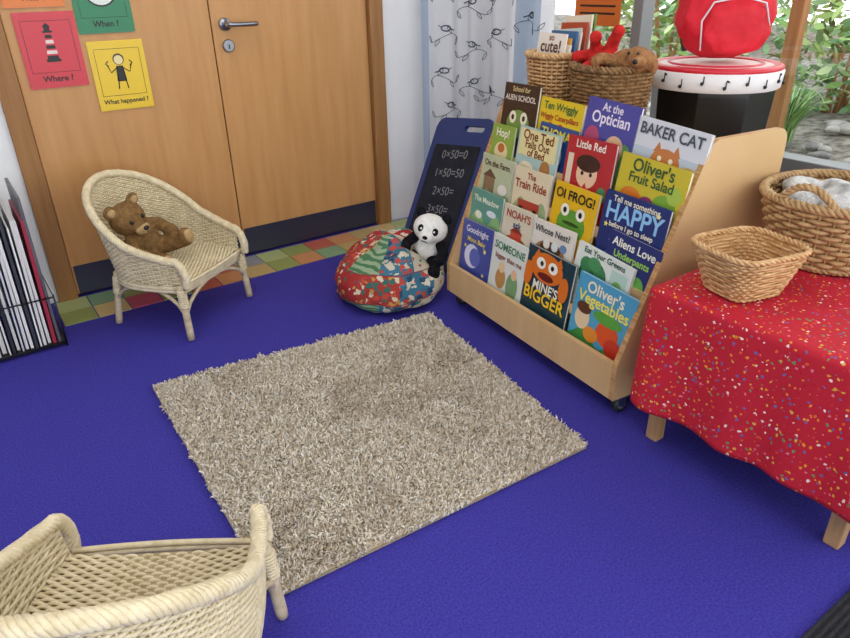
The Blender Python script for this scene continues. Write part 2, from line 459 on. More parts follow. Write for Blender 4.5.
def wicker_chair(name, c, ang):
    e = empty(name, c)
    R = Matrix.Translation(c) @ Matrix.Rotation(ang, 4, 'Z')
    SZ = .215; PM = radians(118)
    def plan(ph, z):
        k = max(0, (z-SZ))/.31
        fl = 1+.22*k*(.4+.6*(1+cos(ph))/2)+.03*k
        a = .195*fl
        bb = (.185*(1+.30*k)) if cos(ph) > 0 else .40
        return Vector((a*sin(ph)*1.05, bb*cos(ph), z))
    def rimz(ph):
        return .300+.235*((1+cos(pi*ph/PM))/2)**.75
    b = Bd()
    nst = 56; m = nst*4; pitch = .0078
    k = 0; z = SZ-.02
    while z < .535:
        pts = []
        for i in range(m+1):
            ph = -PM+2*PM*i/m
            if rimz(ph) >= z-.004:
                off = .0034*cos(pi*nst*i/m+pi*k)
                p = plan(ph, z); n_ = Vector((p.x, p.y, 0)).normalized()
                pts.append(R @ (p+n_*off))
        b.tube(pts, .0037, M_wick, 5)
        k += 1; z += pitch
    for i in range(nst+1):
        ph = -PM+2*PM*i/nst; zt = rimz(ph)
        b.tube([R @ plan(ph, SZ-.02+(zt-SZ+.02)*j/5) for j in range(6)], .0026, M_wick, 4)
    b.make('woven_back', e)
    b = Bd(); vs = []; fs = []; q = 60
    for j in range(5):
        for i in range(q+1):
            ph = -PM+2*PM*i/q; vs.append(R @ plan(ph, SZ-.02+(rimz(ph)-SZ+.02)*j/4))
    for j in range(4):
        for i in range(q): a = j*(q+1)+i; fs.append((a, a+1, a+q+2, a+q+1))
    b.add(vs, fs, M_wickd, smooth=True)
    out = [R @ (plan(-PM+2*PM*i/q, SZ)-Vector((0, 0, .004))) for i in range(q+1)]
    b.poly(out, M_wickd)
    b.make('backing', e)
    b = Bd(); yf = plan(PM, SZ).y; yb = .185
    y = yf+.006; k = 0
    while y < yb-.004:
        if y > 0: hw = .205*math.sqrt(max(0, 1-(y/.185)**2))
        else: hw = .205*math.sqrt(max(0, 1-(y/.40)**2))
        n_ = max(4, int(hw*2/.004)); pts = []
        for i in range(n_+1):
            x = -hw+2*hw*i/n_
            pts.append(R @ Vector((x, y, SZ+.003*cos(pi*x/.016+pi*k)-.012*(1-(x/.2)**2)*(1 if y < .15 else .5)+.006)))
        b.tube(pts, .0038, M_wick, 5); k += 1; y += .0078
    b.make('woven_seat', e)
    b = Bd()
    rim = []
    def endp(sg):
        p = plan(sg*PM, .30)
        return [Vector((p.x, p.y-.028, SZ-.01)), Vector((p.x, p.y-.032, SZ+.03)), Vector((p.x, p.y-.020, .283))]
    rim += endp(-1)
    for i in range(61):
        ph = -PM+2*PM*i/60; rim.append(plan(ph, rimz(ph)+.004))
    rim += endp(1)[::-1]
    braid(b, [R @ p for p in rim], .0165, M_wick, False, 6, .06)
    fr = [plan(-PM, SZ), plan(PM, SZ)]
    for dz, dy in ((0, -.012), (-.011, -.009), (-.022, -.006), (-.032, -.003)):
        b.tube([R @ Vector((fr[0].x+(fr[1].x-fr[0].x)*i/10, yf+dy-.008*sin(pi*i/10), SZ+dz)) for i in range(11)], .0065, M_wick, 6)
    for dz in (-.018, -.03):
        b.tube([R @ (plan(-PM+2*PM*i/40, SZ)+Vector((0, 0, dz))) for i in range(41)], .007, M_wick, 6)
    b.make('braided_rim', e)
    b = Bd()
    legs = [(-.19, -.188, -.20, -.20), (.19, -.188, .20, -.20), (-.15, .13, -.165, .165), (.15, .13, .165, .165)]
    for tx, ty, bx, by in legs:
        P0 = Vector((bx, by, 0)); P1 = Vector((tx, ty, SZ+.0))
        b.tube([R @ P0.lerp(P1, t) for t in (0, .1, .5, 1)], [.0125, .0135, .0135, .0135], M_cane, 10)
        for t in (.62, .66, .70, .74, .78, .82, .86, .90):
            q_ = P0.lerp(P1, t)
            ring = [R @ (q_+Vector((cos(a)*.0145, sin(a)*.0145, 0))) for a in [2*pi*i/10 for i in range(10)]]
            b.tube(ring, .0045, M_wick, 5, True)
    def arch(i, j):
        a = Vector((legs[i][2], legs[i][3], 0)).lerp(Vector((legs[i][0], legs[i][1], SZ)), .45)
        d = Vector((legs[j][2], legs[j][3], 0)).lerp(Vector((legs[j][0], legs[j][1], SZ)), .45)
        pts = []
        for t in range(13):
            f = t/12; p = a.lerp(d, f); p.z = a.z+(SZ-.03-a.z)*sin(pi*f)**.6; pts.append(R @ p)
        b.tube(pts, .0075, M_cane, 8)
    for i, j in ((0, 1), (0, 2), (1, 3), (2, 3)): arch(i, j)
    b.make('legs', e)
    return e, R

ch1, R1 = wicker_chair('wicker_armchair', (.596, 2.590, .004), radians(35.5))
ch2, R2 = wicker_chair('wicker_armchair.001', (.028, .922, 0), radians(147.5))

# ------------------------------------------------------------------ plush toys
def plush_bear(name, M, sc=1.0, mat=M_bear, mat2=M_bear2):
    loc = M.translation.copy(); e = empty(name, loc)
    b = Bd()
    S = M @ Matrix.Scale(sc, 4)
    H = Matrix.Translation((0, 0, .205)) @ Matrix.Rotation(radians(-10), 4, 'Z') @ Matrix.Rotation(radians(10), 4, 'Y') @ Matrix.Rotation(radians(14), 4, 'X') @ Matrix.Scale(1.15, 4) @ Matrix.Translation((0, 0, -.205))
    SH = S @ H
    b.ell((0, 0, .085), (.066, .060, .088), mat, S)
    b.ell((0, -.005, .205), (.060, .055, .054), mat, SH)
    b.ell((0, -.055, .19), (.028, .028, .024), mat, SH)
    for sg in (-1, 1):
        b.ell((sg*.048, .005, .250), (.024, .012, .024), mat, SH)
        b.tube([(sg*.045, 0, .14), (sg*.085, -.03, .11), (sg*.080, -.07, .075)], [.026, .024, .026], mat, 12, M=S)
        b.ell((sg*.080, -.075, .072), .027, mat, S)
        b.tube([(sg*.035, -.02, .035), (sg*.060, -.08, .032), (sg*.072, -.120, .032)], [.036, .034, .031], mat, 12, M=S)
        b.ell((sg*.074, -.130, .042), (.032, .022, .040), mat, S)
    remesh(b, 'plush_body', e, .005*sc+.001)
    b = Bd()
    b.ell((0, -.062, .187), (.026, .026, .021), mat2, SH)
    for sg in (-1, 1):
        b.ell((sg*.075, -.146, .043), (.022, .009, .029), mat2, S)
        b.ell((sg*.048, -.004, .250), (.015, .010, .015), mat2, SH)
        b.ell((sg*.023, -.054, .218), .0065, flat('080606', .15), SH)
    b.ell((0, -.086, .196), (.010, .007, .007), flat('0a0706', .2), SH)
    b.tube([(0, -.088, .190), (0, -.088, .180), (.010, -.084, .174)], .0014, M_black, 5, M=SH)
    b.make('face_and_pads', e)
    return e
S1 = R1 @ Matrix.Translation((-.005, .060, .222)) @ Matrix.Rotation(radians(2), 4, 'Z') @ Matrix.Rotation(radians(-22), 4, 'Y') @ Matrix.Rotation(radians(-10), 4, 'X')
plush_bear('teddy_bear', S1, 1.0)

# ------------------------------------------------------------------ bean bag + panda
def stripes(name, h1, h2, scale, axis='X'):
    m, nt, b = base(name)
    tc = N(nt, 'ShaderNodeTexCoord'); w = N(nt, 'ShaderNodeTexWave'); w.bands_direction = axis
    w.inputs['Scale'].default_value = scale; w.inputs['Distortion'].default_value = 2.5; w.inputs['Detail'].default_value = 1
    nt.links.new(tc.outputs['Object'], w.inputs['Vector'])
    r = N(nt, 'ShaderNodeValToRGB'); r.color_ramp.interpolation = 'CONSTANT'
    r.color_ramp.elements[0].color = hx(h1); r.color_ramp.elements[1].color = hx(h2); r.color_ramp.elements[1].position = .5
    nt.links.new(w.outputs['Fac'], r.inputs[0]); nt.links.new(r.outputs[0], b.inputs['Base Color'])
    b.inputs['Roughness'].default_value = .8; return m
def beanbag():
    mats = [voro_mat('bag_print_teal', '3f7f78', ['cfc8b0', 'a83c38', 'cfc8b0', '2a4f68', '86ae9c'], 34, .42, .8, metric='CHEBYCHEV'),
            voro_mat('bag_print_brick', 'a03a34', ['b84a3e', 'd0c4a8', '35685f', 'b88a48'], 40, .40, .8, metric='CHEBYCHEV'),
            voro_mat('bag_print_cream', 'c4bca4', ['b04038', '44765a', '3a7670', 'b8904a'], 36, .44, .8, metric='MANHATTAN'),
            stripes('bag_print_green', '43754e', '8fa886', 22, 'Z'),
            voro_mat('bag_print_red', 'a03030', ['d4ccb8', '35706a', 'd4ccb8', 'b89850'], 36, .36, .8),
            voro_mat('bag_print_blue', '3c6f86', ['d0c8b4', 'b44a40', '2a4a68', 'c4bca4'], 34, .42, .8, metric='CHEBYCHEV')]
    c = Vector((1.350, 2.180, 0)); e = empty('bean_bag', c)
    b = Bd(); seg, ring = 96, 48; vs = []; fs = []
    def pt(a, t):
        d = Vector((cos(a)*cos(t), sin(a)*cos(t), sin(t)))
        w = 1+.12*noise.noise(d*1.6+Vector((4, 1, 2)))+.03*noise.noise(d*6)
        ct = abs(cos(t))**(.5 if t < 0 else .9)
        pleat = 1-.05*(.5+.5*cos(a*8))*max(0, sin(t))
        rr = .222*w*pleat*ct
        x = rr*cos(a); y = rr*sin(a)
        z = .078+(.078*math.copysign(abs(d.z)**.8, d.z) if d.z < 0 else .175*d.z)*w
        k = max(0, d.z)**2
        x += .060*k; y += .060*k
        z += .026*noise.noise(Vector((x*13, y*13, 3)))*max(0, d.z)
        dd = math.hypot(x-.13, y+.05); z -= .04*math.exp(-(dd/.075)**2) if d.z > 0 else 0
        px, py = c.x+x, c.y+y
        lim = 2.000+max(0, (1.50-px))*.0
        if px > 1.47: py = max(py, lim)
        return (px, py, max(.003, z))
    for j in range(ring+1):
        t = -pi/2+pi*j/ring
        for i in range(seg): vs.append(pt(2*pi*i/seg, t))
    groups = {}
    for j in range(ring):
        band = 0 if j < 22 else (1 if j < 32 else 2)
        for i in range(seg):
            i2 = (i+1) % seg
            gor = (i+(band % 2)*6)//12 % 8
            k = (gor*(2 if band != 1 else 3)+band*3+(gor//3)) % 6
            groups.setdefault(k, []).append((j*seg+i, j*seg+i2, (j+1)*seg+i2, (j+1)*seg+i))
    n0 = len(b.v); b.v += vs
    for k, fl_ in groups.items():
        mi = b.mi(mats[k])
        for f in fl_: b.f.append(list(f)); b.m.append(mi); b.s.append(True)
    b.make('fabric_bag', e)
    b = Bd(); red = flat('8e3030', .8)
    for t in (-pi/2+pi*22/ring, -pi/2+pi*32/ring):
        b.tube([pt(2*pi*i/seg, t) for i in range(seg)], .0020, red, 6, True)
    b.make('piping', e)
beanbag()
def panda():
    M = Matrix.Translation((1.482, 2.110, .178)) @ Matrix.Rotation(radians(-50), 4, 'Z') @ Matrix.Rotation(radians(14), 4, 'Y') @ Matrix.Scale(1.08, 4)
    e = empty('toy_panda', M.translation)
    b = Bd()
    b.ell((0, .02, .03), (.055, .05, .062), M_pw, M)
    b.ell((0, -.01, .115), (.066, .057, .054), M_pw, M)
    b.ell((0, -.058, .098), (.030, .028, .024), M_pw, M)
    remesh(b, 'white_body', e, .005)
    b = Bd()
    for sg in (-1, 1):
        b.ell((sg*.050, .0, .163), (.021, .013, .021), M_pb, M)
        b.tube([(sg*.048, 0, .065), (sg*.072, -.03, .04), (sg*.066, -.06, .01)], [.022, .021, .022], M_pb, 12, M=M)
        b.tube([(sg*.035, -.01, -.005), (sg*.055, -.05, -.02), (sg*.062, -.08, -.025)], [.026, .025, .024], M_pb, 12, M=M)
        b.ell((sg*.063, -.085, -.02), (.025, .020, .028), M_pb, M)
    remesh(b, 'black_limbs', e, .005)
    b = Bd()
    for sg in (-1, 1):
        b.ell((sg*.027, -.057, .124), (.012, .009, .015), M_pb, M)
        b.ell((sg*.025, -.066, .127), .004, flat('f4f4f4', .2), M)
    b.ell((0, -.086, .104), (.010, .006, .007), M_pb, M)
    b.tube([(-.012, -.080, .086), (0, -.085, .09), (.012, -.080, .086)], .0014, M_pb, 5, M=M)
    b.make('face', e)
panda()

# ------------------------------------------------------------------ chalkboard
def chalkboard():
    BL = Vector((1.60, 2.50, .004)); ev = Vector((.33, .08, .60)); wv = Vector((.008, -.385, .03))
    wv = wv-ev*(wv.dot(ev)/ev.dot(ev))
    X = wv.normalized(); Y = ev.normalized(); Z = X.cross(Y)
    if Z.x > 0: Z = -Z
    W, H = wv.length, ev.length
    M = Matrix(((X.x, Y.x, Z.x, BL.x), (X.y, Y.y, Z.y, BL.y), (X.z, Y.z, Z.z, BL.z), (0, 0, 0, 1)))
    e = empty('chalkboard', BL)
    b = Bd(); blue = flat('1f3a78', .5); bk = noisy('chalkboard_black', '151a26', '1f2534', 12, rough=.85, bump=0)
    def rr(x0, y0, x1, y1, r, n=6):
        o = []
        for cx, cy, a0 in ((x1-r, y1-r, 0), (x0+r, y1-r, 90), (x0+r, y0+r, 180), (x1-r, y0+r, 270)):
            for i in range(n+1):
                a = radians(a0+90*i/n); o.append((cx+r*cos(a), cy+r*sin(a)))
        return o
    outer = rr(0, 0, W, H, .05)
    hole = rr(W*.52, H-.062, W*.86, H-.034, .013)
    bm = bmesh.new()
    def loop(pts, z):
        v = [bm.verts.new((p[0], p[1], z)) for p in pts]
        return v, [bm.edges.new((v[i], v[(i+1) % len(v)])) for i in range(len(v))]
    v1, e1 = loop(outer, 0); v2, e2 = loop(hole, 0)
    bmesh.ops.triangle_fill(bm, edges=e1+e2, use_beauty=True)
    g = bmesh.ops.extrude_face_region(bm, geom=bm.faces[:])
    bmesh.ops.translate(bm, verts=[q for q in g['geom'] if isinstance(q, bmesh.types.BMVert)], vec=(0, 0, .018))
    bmesh.ops.recalc_face_normals(bm, faces=bm.faces)
    bm.transform(M); me = bpy.data.meshes.new('blue_frame'); bm.to_mesh(me); bm.free(); me.materials.append(blue)
    o = bpy.data.objects.new('blue_frame', me); scene.collection.objects.link(o); setp(o, e)
    ix0, ix1, iy0, iy1 = .036, W-.036, .05, H-.125
    b.poly([(x, y, .0195) for x, y in rr(ix0, iy0, ix1, iy1, .012)], bk, M)
    b.make('slate', e)
    ck = flat('85898f', .9)
    for i, s in enumerate(['0×50=0', '1×50=50', '2×50=', '3×50=']):
        text(s, .055, ck, M @ Matrix.Translation((W*.5, iy1-.045-.085*i, .0205)) @ Matrix.Rotation(.05, 4, 'Z'), e, W-.12, 'chalk_writing', 0)
chalkboard()

# ------------------------------------------------------------------ curtain
def curtain():
    e = empty('curtain', (2.3, 2.85, 0))
    key = [Vector((2.075, 2.95)), Vector((2.20, 2.93)), Vector((2.34, 2.90)), Vector((2.41, 2.83)), Vector((2.43, 2.70)), Vector((2.44, 2.55)), Vector((2.445, 2.40))]
    acc = [0]
    for i in range(1, len(key)): acc.append(acc[-1]+(key[i]-key[i-1]).length)
    T = acc[-1]
    def C(s, z, off=0):
        q = s*T; j = 0
        while j < len(key)-2 and acc[j+1] < q: j += 1
        f = (q-acc[j])/(acc[j+1]-acc[j]); p = key[j].lerp(key[j+1], f)
        d = (key[j+1]-key[j]).normalized(); n = Vector((d.y, -d.x))
        if n.dot(Vector((-1, -1))) < 0: n = -n
        w = .020*sin(2*pi*q/.135+.5)*(1+.2*sin(z*2))+off
        p = p+n*w
        return (p.x, p.y, z)
    def cloth_mat(name, h):
        m, nt, bs = base(name)
        bs.inputs['Base Color'].default_value = hx(h); bs.inputs['Roughness'].default_value = .9; bs.inputs['Specular IOR Level'].default_value = .1
        tl = N(nt, 'ShaderNodeBsdfTranslucent'); tl.inputs[0].default_value = hx(h)
        mx = N(nt, 'ShaderNodeMixShader'); mx.inputs[0].default_value = .35
        nt.links.new(bs.outputs[0], mx.inputs[1]); nt.links.new(tl.outputs[0], mx.inputs[2])
        nt.links.new(mx.outputs[0], nt.nodes['Material Output'].inputs[0]); return m
    cl = cloth_mat('curtain_cotton', 'f7f8fa'); cb = cloth_mat('curtain_blue_grey', 'b4c2d4')
    b = Bd(); ns, nz = 120, 16; vs = []
    for j in range(nz+1):
        for i in range(ns+1): vs.append(C(i/ns, .06+2.36*j/nz))
    f1 = []; f2 = []
    for j in range(nz):
        for i in range(ns):
            a = j*(ns+1)+i; f = (a, a+1, a+ns+2, a+ns+1)
            (f2 if (i < 5 or 84 < i < 108) else f1).append(f)
    b.add(vs, f1, cl, smooth=True); b.add(vs, f2, cb, smooth=True)
    b.make('drape', e)
    b = Bd(); ink = flat('3f4a58', .9)
    def stroke(pts, r=.0014):
        b.tube([C(min(.999, max(.001, s_)), z_, .003) for s_, z_ in pts], r, ink, 4)
    for (s0, z0, mir) in [(.16, .72, 1), (.36, .84, -1), (.17, .92, -1), (.36, 1.04, 1), (.55, .90, 1), (.16, 1.12, 1), (.57, 1.10, -1), (.38, .66, 1), (.2, .55, -1), (.5, .62, -1), (.8, .98, 1), (.25, 1.3, 1), (.5, 1.4, -1), (.35, 1.6, 1)]:
        k = .075/T*mir
        stroke([(s0-k+2*k*i/10, z0+.02*sin(i*.5)) for i in range(11)])
        for i in range(4):
            q = i/3; bs_ = s0-k+2*k*q; bz = z0+.02*sin(q*5)
            dz = .035*(1 if i % 2 else -1)
            stroke([(bs_+k*.28*t+k*.10*sin(pi*t), bz+dz*t) for t in (0, .35, .7, 1)])
            stroke([(bs_+k*.28*t-k*.12*sin(pi*t), bz+dz*t) for t in (0, .35, .7, 1)])
        stroke([(s0+k*.5*cos(a)*.5, z0+.045+.013*sin(a)) for a in [2*pi*i/12 for i in range(13)]], .003)
        stroke([(s0-k*.2, z0+.045), (s0-k*.55, z0+.035)], .003); stroke([(s0+k*.25, z0+.052), (s0+k*.42, z0+.058)], .002)
    b.make('printed_birds', e)
    b = Bd(); b.tube([(2.06, 2.9, 2.45), (2.40, 2.86, 2.45), (2.43, 2.38, 2.45)], .012, M_steel, 8); b.make('rail', e)
curtain()

# ------------------------------------------------------------------ bookcase
FL = Vector((1.5, 1.981, 0)); e1 = Vector((-.1018, -.9948, 0)); e2 = Vector((.9948, -.1018, 0)); BW = .944
MB = Matrix(((e1.x, e2.x, 0, FL.x), (e1.y, e2.y, 0, FL.y), (0, 0, 1, 0), (0, 0, 0, 1)))
bc = empty('display_bookcase', FL)
def prof(x):
    pts = [(0, .062), (0, .18)]
    pts += [(.243, .770), (.254, .790), (.272, .800)]
    for i in range(7):
        a = radians(90-90*i/6); pts.append((.528+.04*cos(a), .760+.04*sin(a)))
    pts += [(.568, .062)]
    return [(x, p[0], p[1]) for p in pts]
b = Bd()
b.prism(prof(0), (.018, 0, 0), M_ply, MB, M_plyedge); b.prism(prof(BW-.018), (.018, 0, 0), M_ply, MB, M_plyedge)
b.make('side_panels', bc, .002)
b = Bd(); iw = BW-.036; cx = BW/2; TOPZ = .69
b.box((cx, .009, .122), (iw, .018, .118), M_ply, MB)
b.box((cx, .27, .071), (iw, .50, .018), M_ply, MB)
b.box((cx, .41, TOPZ-.009), (iw, .27, .018), M_ply, MB)
b.box((cx, .548, .385), (iw, .012, .61), M_ply, MB)
th = math.atan2(.175, .70)
b.box((0, 0, 0), (iw, .008, .70), M_ply, MB @ Matrix.Translation((cx, .195, .43)) @ Matrix.Rotation(-th, 4, 'X'))
TZ = [.10, .23, .355, .470, .578]; TD = [.028+.044*i for i in range(5)]
for z, d in zip(TZ, TD):
    b.box((cx, d+.018, z-.006), (iw, .05, .010), M_ply, MB)
for z, d in list(zip(TZ, TD))[1:]:
    b.box((cx, d-.010, z+.008), (iw, .005, .035), M_ply, MB)
b.make('shelves_and_lip', bc)
b = Bd()
for lx, ly in ((.04, .05), (BW-.02, .05), (.04, .49), (BW-.02, .49)):
    b.tube([(lx-.011, ly, .026), (lx+.011, ly, .026)], .025, flat('26282c', .5), 18, M=MB)
    b.tube([(lx-.012, ly, .026), (lx+.012, ly, .026)], .012, flat('8a8c90', .5), 18, M=MB)
    b.box((lx, ly-.002, .058), (.038, .038, .008), M_steel, MB)
    for s in (-1, 1): b.box((lx+s*.015, ly, .042), (.003, .026, .034), M_steel, MB)
b.make('castors', bc)

# ------------------------------------------------------------------ picture books
pb = empty('picture_books', FL)
BK = Bd()
beta = radians(8)
def book(tier, lx, w, h, col, titles, arts=(), back=0, rz=0, th=.009):
    base_ = MB @ Matrix.Translation((lx, TD[tier]+.004+back, TZ[tier]+.001)) @ Matrix.Rotation(pi/2-beta, 4, 'X') @ Matrix.Rotation(radians(rz), 4, 'Z')
    BK.box((0, h/2, -th/2), (w-.003, h-.004, th-.002), flat('ece7dc', .7), base_)
    BK.box((0, h/2, 0), (w, h, .0015), flat(col, .28), base_)
    BK.box((0, h/2, -th), (w, h, .0015), flat(col, .28), base_)
    BK.box((-w/2, h/2, -th/2), (.0015, h, th), flat(col, .28), base_)
    z = .0010
    for a in arts:
        kind, cx_, cy_, sx, sy, c = a[:6]; z += .00018
        m = flat(c, .3); X, Y = cx_*w, cy_*h; sx *= w; sy *= h
        if kind == 'r': pts = [(X-sx/2, Y-sy/2), (X+sx/2, Y-sy/2), (X+sx/2, Y+sy/2), (X-sx/2, Y+sy/2)]
        elif kind == 'e': pts = [(X+sx/2*cos(2*pi*i/20), Y+sy/2*sin(2*pi*i/20)) for i in range(20)]
        elif kind == 't': pts = [(X-sx/2, Y-sy/2), (X+sx/2, Y-sy/2), (X, Y+sy/2)]
        elif kind == 's': pts = [(X+sx/2*(1 if i % 2 == 0 else .45)*cos(pi*i/5+pi/2), Y+sx/2*(1 if i % 2 == 0 else .45)*sin(pi*i/5+pi/2)) for i in range(10)]
        elif kind == 'w':
            pts = [(X-sx/2, Y-sy/2), (X+sx/2, Y-sy/2)]+[(X+sx/2-sx*i/12, Y+sy/2*(.6+.4*sin(i*.9+X*40))) for i in range(13)]
        pts = [(min(w/2-.001, max(-w/2+.001, p[0])), min(h-.001, max(.001, p[1])), z) for p in pts]
        BK.poly(pts, m, base_)
    for s, size, cy_, c in [t[:4] for t in titles]:
        text(s, size, flat(c, .35), base_ @ Matrix.Translation((0, cy_*h, z+.0006)), pb, w*.88, 'cover_title')
# bottom tier
book(0, .125, .20, .265, '3f4d9c', [('Goodnight', .034, .88, 'e8e6f0'), ('Moon Baby', .026, .74, 'f0d860')],
     [('e', -.1, .5, .5, .35, 'd9dcef'), ('e', .0, .5, .36, .27, '5a66b8'), ('s', .3, .65, .12, .1, 'f0e070'), ('s', -.35, .62, .1, .1, 'f0e070'), ('s', .32, .3, .1, .1, 'f0e070'), ('w', 0, .1, 1, .24, '2d6a5c')], rz=1)
book(0, .325, .20, .265, 'd9dfd8', [('SOMEONE', .04, .86, '3f7a52'), ('bigger than me', .026, .72, '8a4a30')],
     [('e', -.15, .42, .3, .3, 'b98a50'), ('e', .2, .38, .34, .4, '7aa070'), ('e', -.15, .58, .18, .16, 'e2c49a'), ('e', .22, .56, .16, .15, 'e0b890'), ('w', 0, .14, 1, .2, '8fb070')], rz=-1)
book(0, .54, .235, .285, '1c3a44', [("MINE'S", .044, .565, 'f4f0e0'), ('BIGGER', .075, .43, 'f2c81e')],
     [('e', -.05, .80, .70, .36, 'd9701c'), ('t', -.28, .95, .14, .10, 'd9701c'), ('t', .2, .95, .14, .10, 'd9701c'), ('e', -.18, .84, .2, .14, 'f4f0e0'), ('e', .08, .84, .2, .14, 'f4f0e0'), ('e', -.16, .84, .07, .06, '101010'), ('e', .07, .84, .07, .06, '101010'), ('e', -.04, .70, .34, .09, '6a1c10'), ('e', -.42, .66, .2, .3, 'd9701c'), ('e', .36, .66, .2, .3, 'd9701c'), ('r', 0, .1, 1, .08, '2f7a4a')], rz=-1)
book(0, .80, .245, .275, '4e9fc4', [("Oliver's", .05, .88, 'f0ecd0'), ('Vegetables', .05, .745, 'f4ea60')],
     [('w', 0, .2, 1, .4, '3f8a40'), ('e', .16, .46, .38, .3, 'd8501c'), ('e', .3, .34, .3, .22, 'c43420'), ('e', -.3, .50, .26, .28, 'e0c8a0'), ('e', -.3, .62, .26, .14, '5a3418'), ('e', .12, .62, .5, .14, '57a03c'), ('e', -.1, .36, .26, .18, 'e08a2c')], rz=-2)
# tier 1
book(1, .115, .20, .25, '5f9a8a', [('The Meadow', .03, .86, 'f0f4e0')],
     [('w', 0, .45, 1, .5, '8cb878'), ('w', 0, .25, 1, .4, '3f7a5a'), ('e', -.2, .62, .22, .12, 'e8ead8'), ('e', .2, .7, .3, .1, 'dfeaf0')])
book(1, .315, .175, .24, 'd8d0b8', [("NOAH'S", .038, .88, 'a03a28'), ('ark', .034, .74, '2c5a80')],
     [('e', 0, .48, .7, .2, '9a6a3a'), ('r', 0, .58, .36, .12, 'c84a34'), ('t', 0, .68, .44, .1, '8a3020'), ('w', 0, .2, 1, .4, '4f88a8')])
book(1, .505, .21, .235, 'e2ddd0', [('Whose Nest?', .032, .88, '3a3a3a')],
     [('e', 0, .6, .7, .3, 'a88058'), ('e', 0, .65, .5, .18, '5a4028'), ('e', -.1, .7, .16, .14, 'e8e4d8'), ('e', .1, .7, .16, .14, 'dfe8e8'), ('e', .3, .72, .16, .12, '6a8ab0')], rz=1)
book(1, .825, .205, .285, '27306e', [('Aliens Love', .036, .90, 'e8ead8'), ('Underpants', .03, .78, '9ad04a')],
     [('e', .2, .5, .3, .3, '6ab04a'), ('s', -.3, .6, .1, .1, 'f0e070'), ('e', -.1, .4, .3, .2, 'd05080')], back=.013, rz=-3)
book(1, .735, .24, .215, 'dfe6dc', [("Eat Your Greens", .026, .93, '2f5a3c')],
     [('e', -.14, .60, .50, .5, '2f6e44'), ('e', -.28, .72, .22, .24, '3f8452'), ('e', -.02, .68, .22, .22, '3f8452'), ('e', -.14, .78, .24, .2, '4a9058'), ('r', .30, .6, .28, .5, 'b8d4c8'), ('e', .30, .6, .18, .24, '7fb060')], rz=-4)
# tier 2
book(2, .115, .195, .25, 'b9c4a0', [('On the Farm', .03, .88, '5a3a20')],
     [('r', -.2, .55, .36, .3, '8a7458'), ('t', -.2, .74, .44, .12, '6a4a38'), ('w', 0, .3, 1, .4, '9aa868'), ('e', .25, .55, .28, .16, 'e8e4d8')])
book(2, .325, .195, .245, 'e0d3b0', [('The', .03, .90, '9a3a20'), ('Train Ride', .042, .77, '9a3a20')],
     [('w', 0, .35, 1, .5, '9ab080'), ('r', 0, .5, .6, .12, 'b04030'), ('e', -.2, .43, .1, .08, '202020'), ('e', .2, .43, .1, .08, '202020')], rz=1)
book(2, .545, .205, .24, 'e2b41c', [('OI FROG!', .05, .86, '1a1a1a')],
     [('e', 0, .48, .66, .42, '5f9a34'), ('e', -.18, .66, .2, .17, 'f2f0e0'), ('e', .18, .66, .2, .17, 'f2f0e0'), ('e', -.18, .66, .08, .08, '101010'), ('e', .18, .66, .08, .08, '101010'), ('e', 0, .5, .4, .05, '2a4a18')], rz=-1)
book(2, .795, .250, .265, '1f2f6c', [('Tell me something', .024, .93, 'e8e4c8'), ('HAPPY', .078, .78, '8fc4e8'), ('before I go to sleep', .022, .64, 'e8e4c8')],
     [('e', -.1, .46, .4, .22, 'c9a878'), ('s', .35, .9, .08, .08, 'f0e070'), ('s', -.4, .62, .08, .08, 'f0e070'), ('w', 0, .15, 1, .4, '4a7ac0')], rz=-1)
# tier 3
book(3, .085, .135, .24, '8fae48', [('Hop!', .04, .88, 'f4f4e0')], [('e', 0, .6, .6, .3, 'e8d8a8'), ('e', 0, .66, .3, .14, 'c07030')])
book(3, .285, .220, .255, 'a8c8c4', [('One Ted', .045, .90, '7a3a20'), ('Falls Out', .036, .78, '7a3a20'), ('of Bed', .036, .67, '7a3a20')],
     [('r', 0, .80, .92, .36, 'e6dca0'), ('e', .26, .52, .24, .22, 'b07a44'), ('e', -.2, .45, .4, .2, 'e8dcc0')], rz=-1)
book(3, .55, .215, .27, 'b4262e', [('Little Red', .034, .92, 'f4e8d8')],
     [('e', 0, .6, .44, .34, 'e8c4a0'), ('e', 0, .72, .5, .2, '3a1c14'), ('e', -.09, .6, .06, .05, '101010'), ('e', .09, .6, .06, .05, '101010'), ('t', 0, .3, .6, .4, 'd8343c'), ('r', -.38, .55, .12, .5, 'e0d0b0'), ('e', .36, .4, .2, .2, '4a8a5a')], rz=1)
book(3, .80, .255, .255, 'c9b82e', [("Oliver's", .05, .90, '2f5a2c'), ('Fruit Salad', .04, .76, '2f5a2c')],
     [('e', .25, .55, .34, .26, '7aa838'), ('e', -.25, .52, .34, .26, 'd87a24'), ('e', 0, .48, .26, .24, '8a3a6a'), ('e', .36, .7, .2, .2, 'a8c44a')], rz=-2)
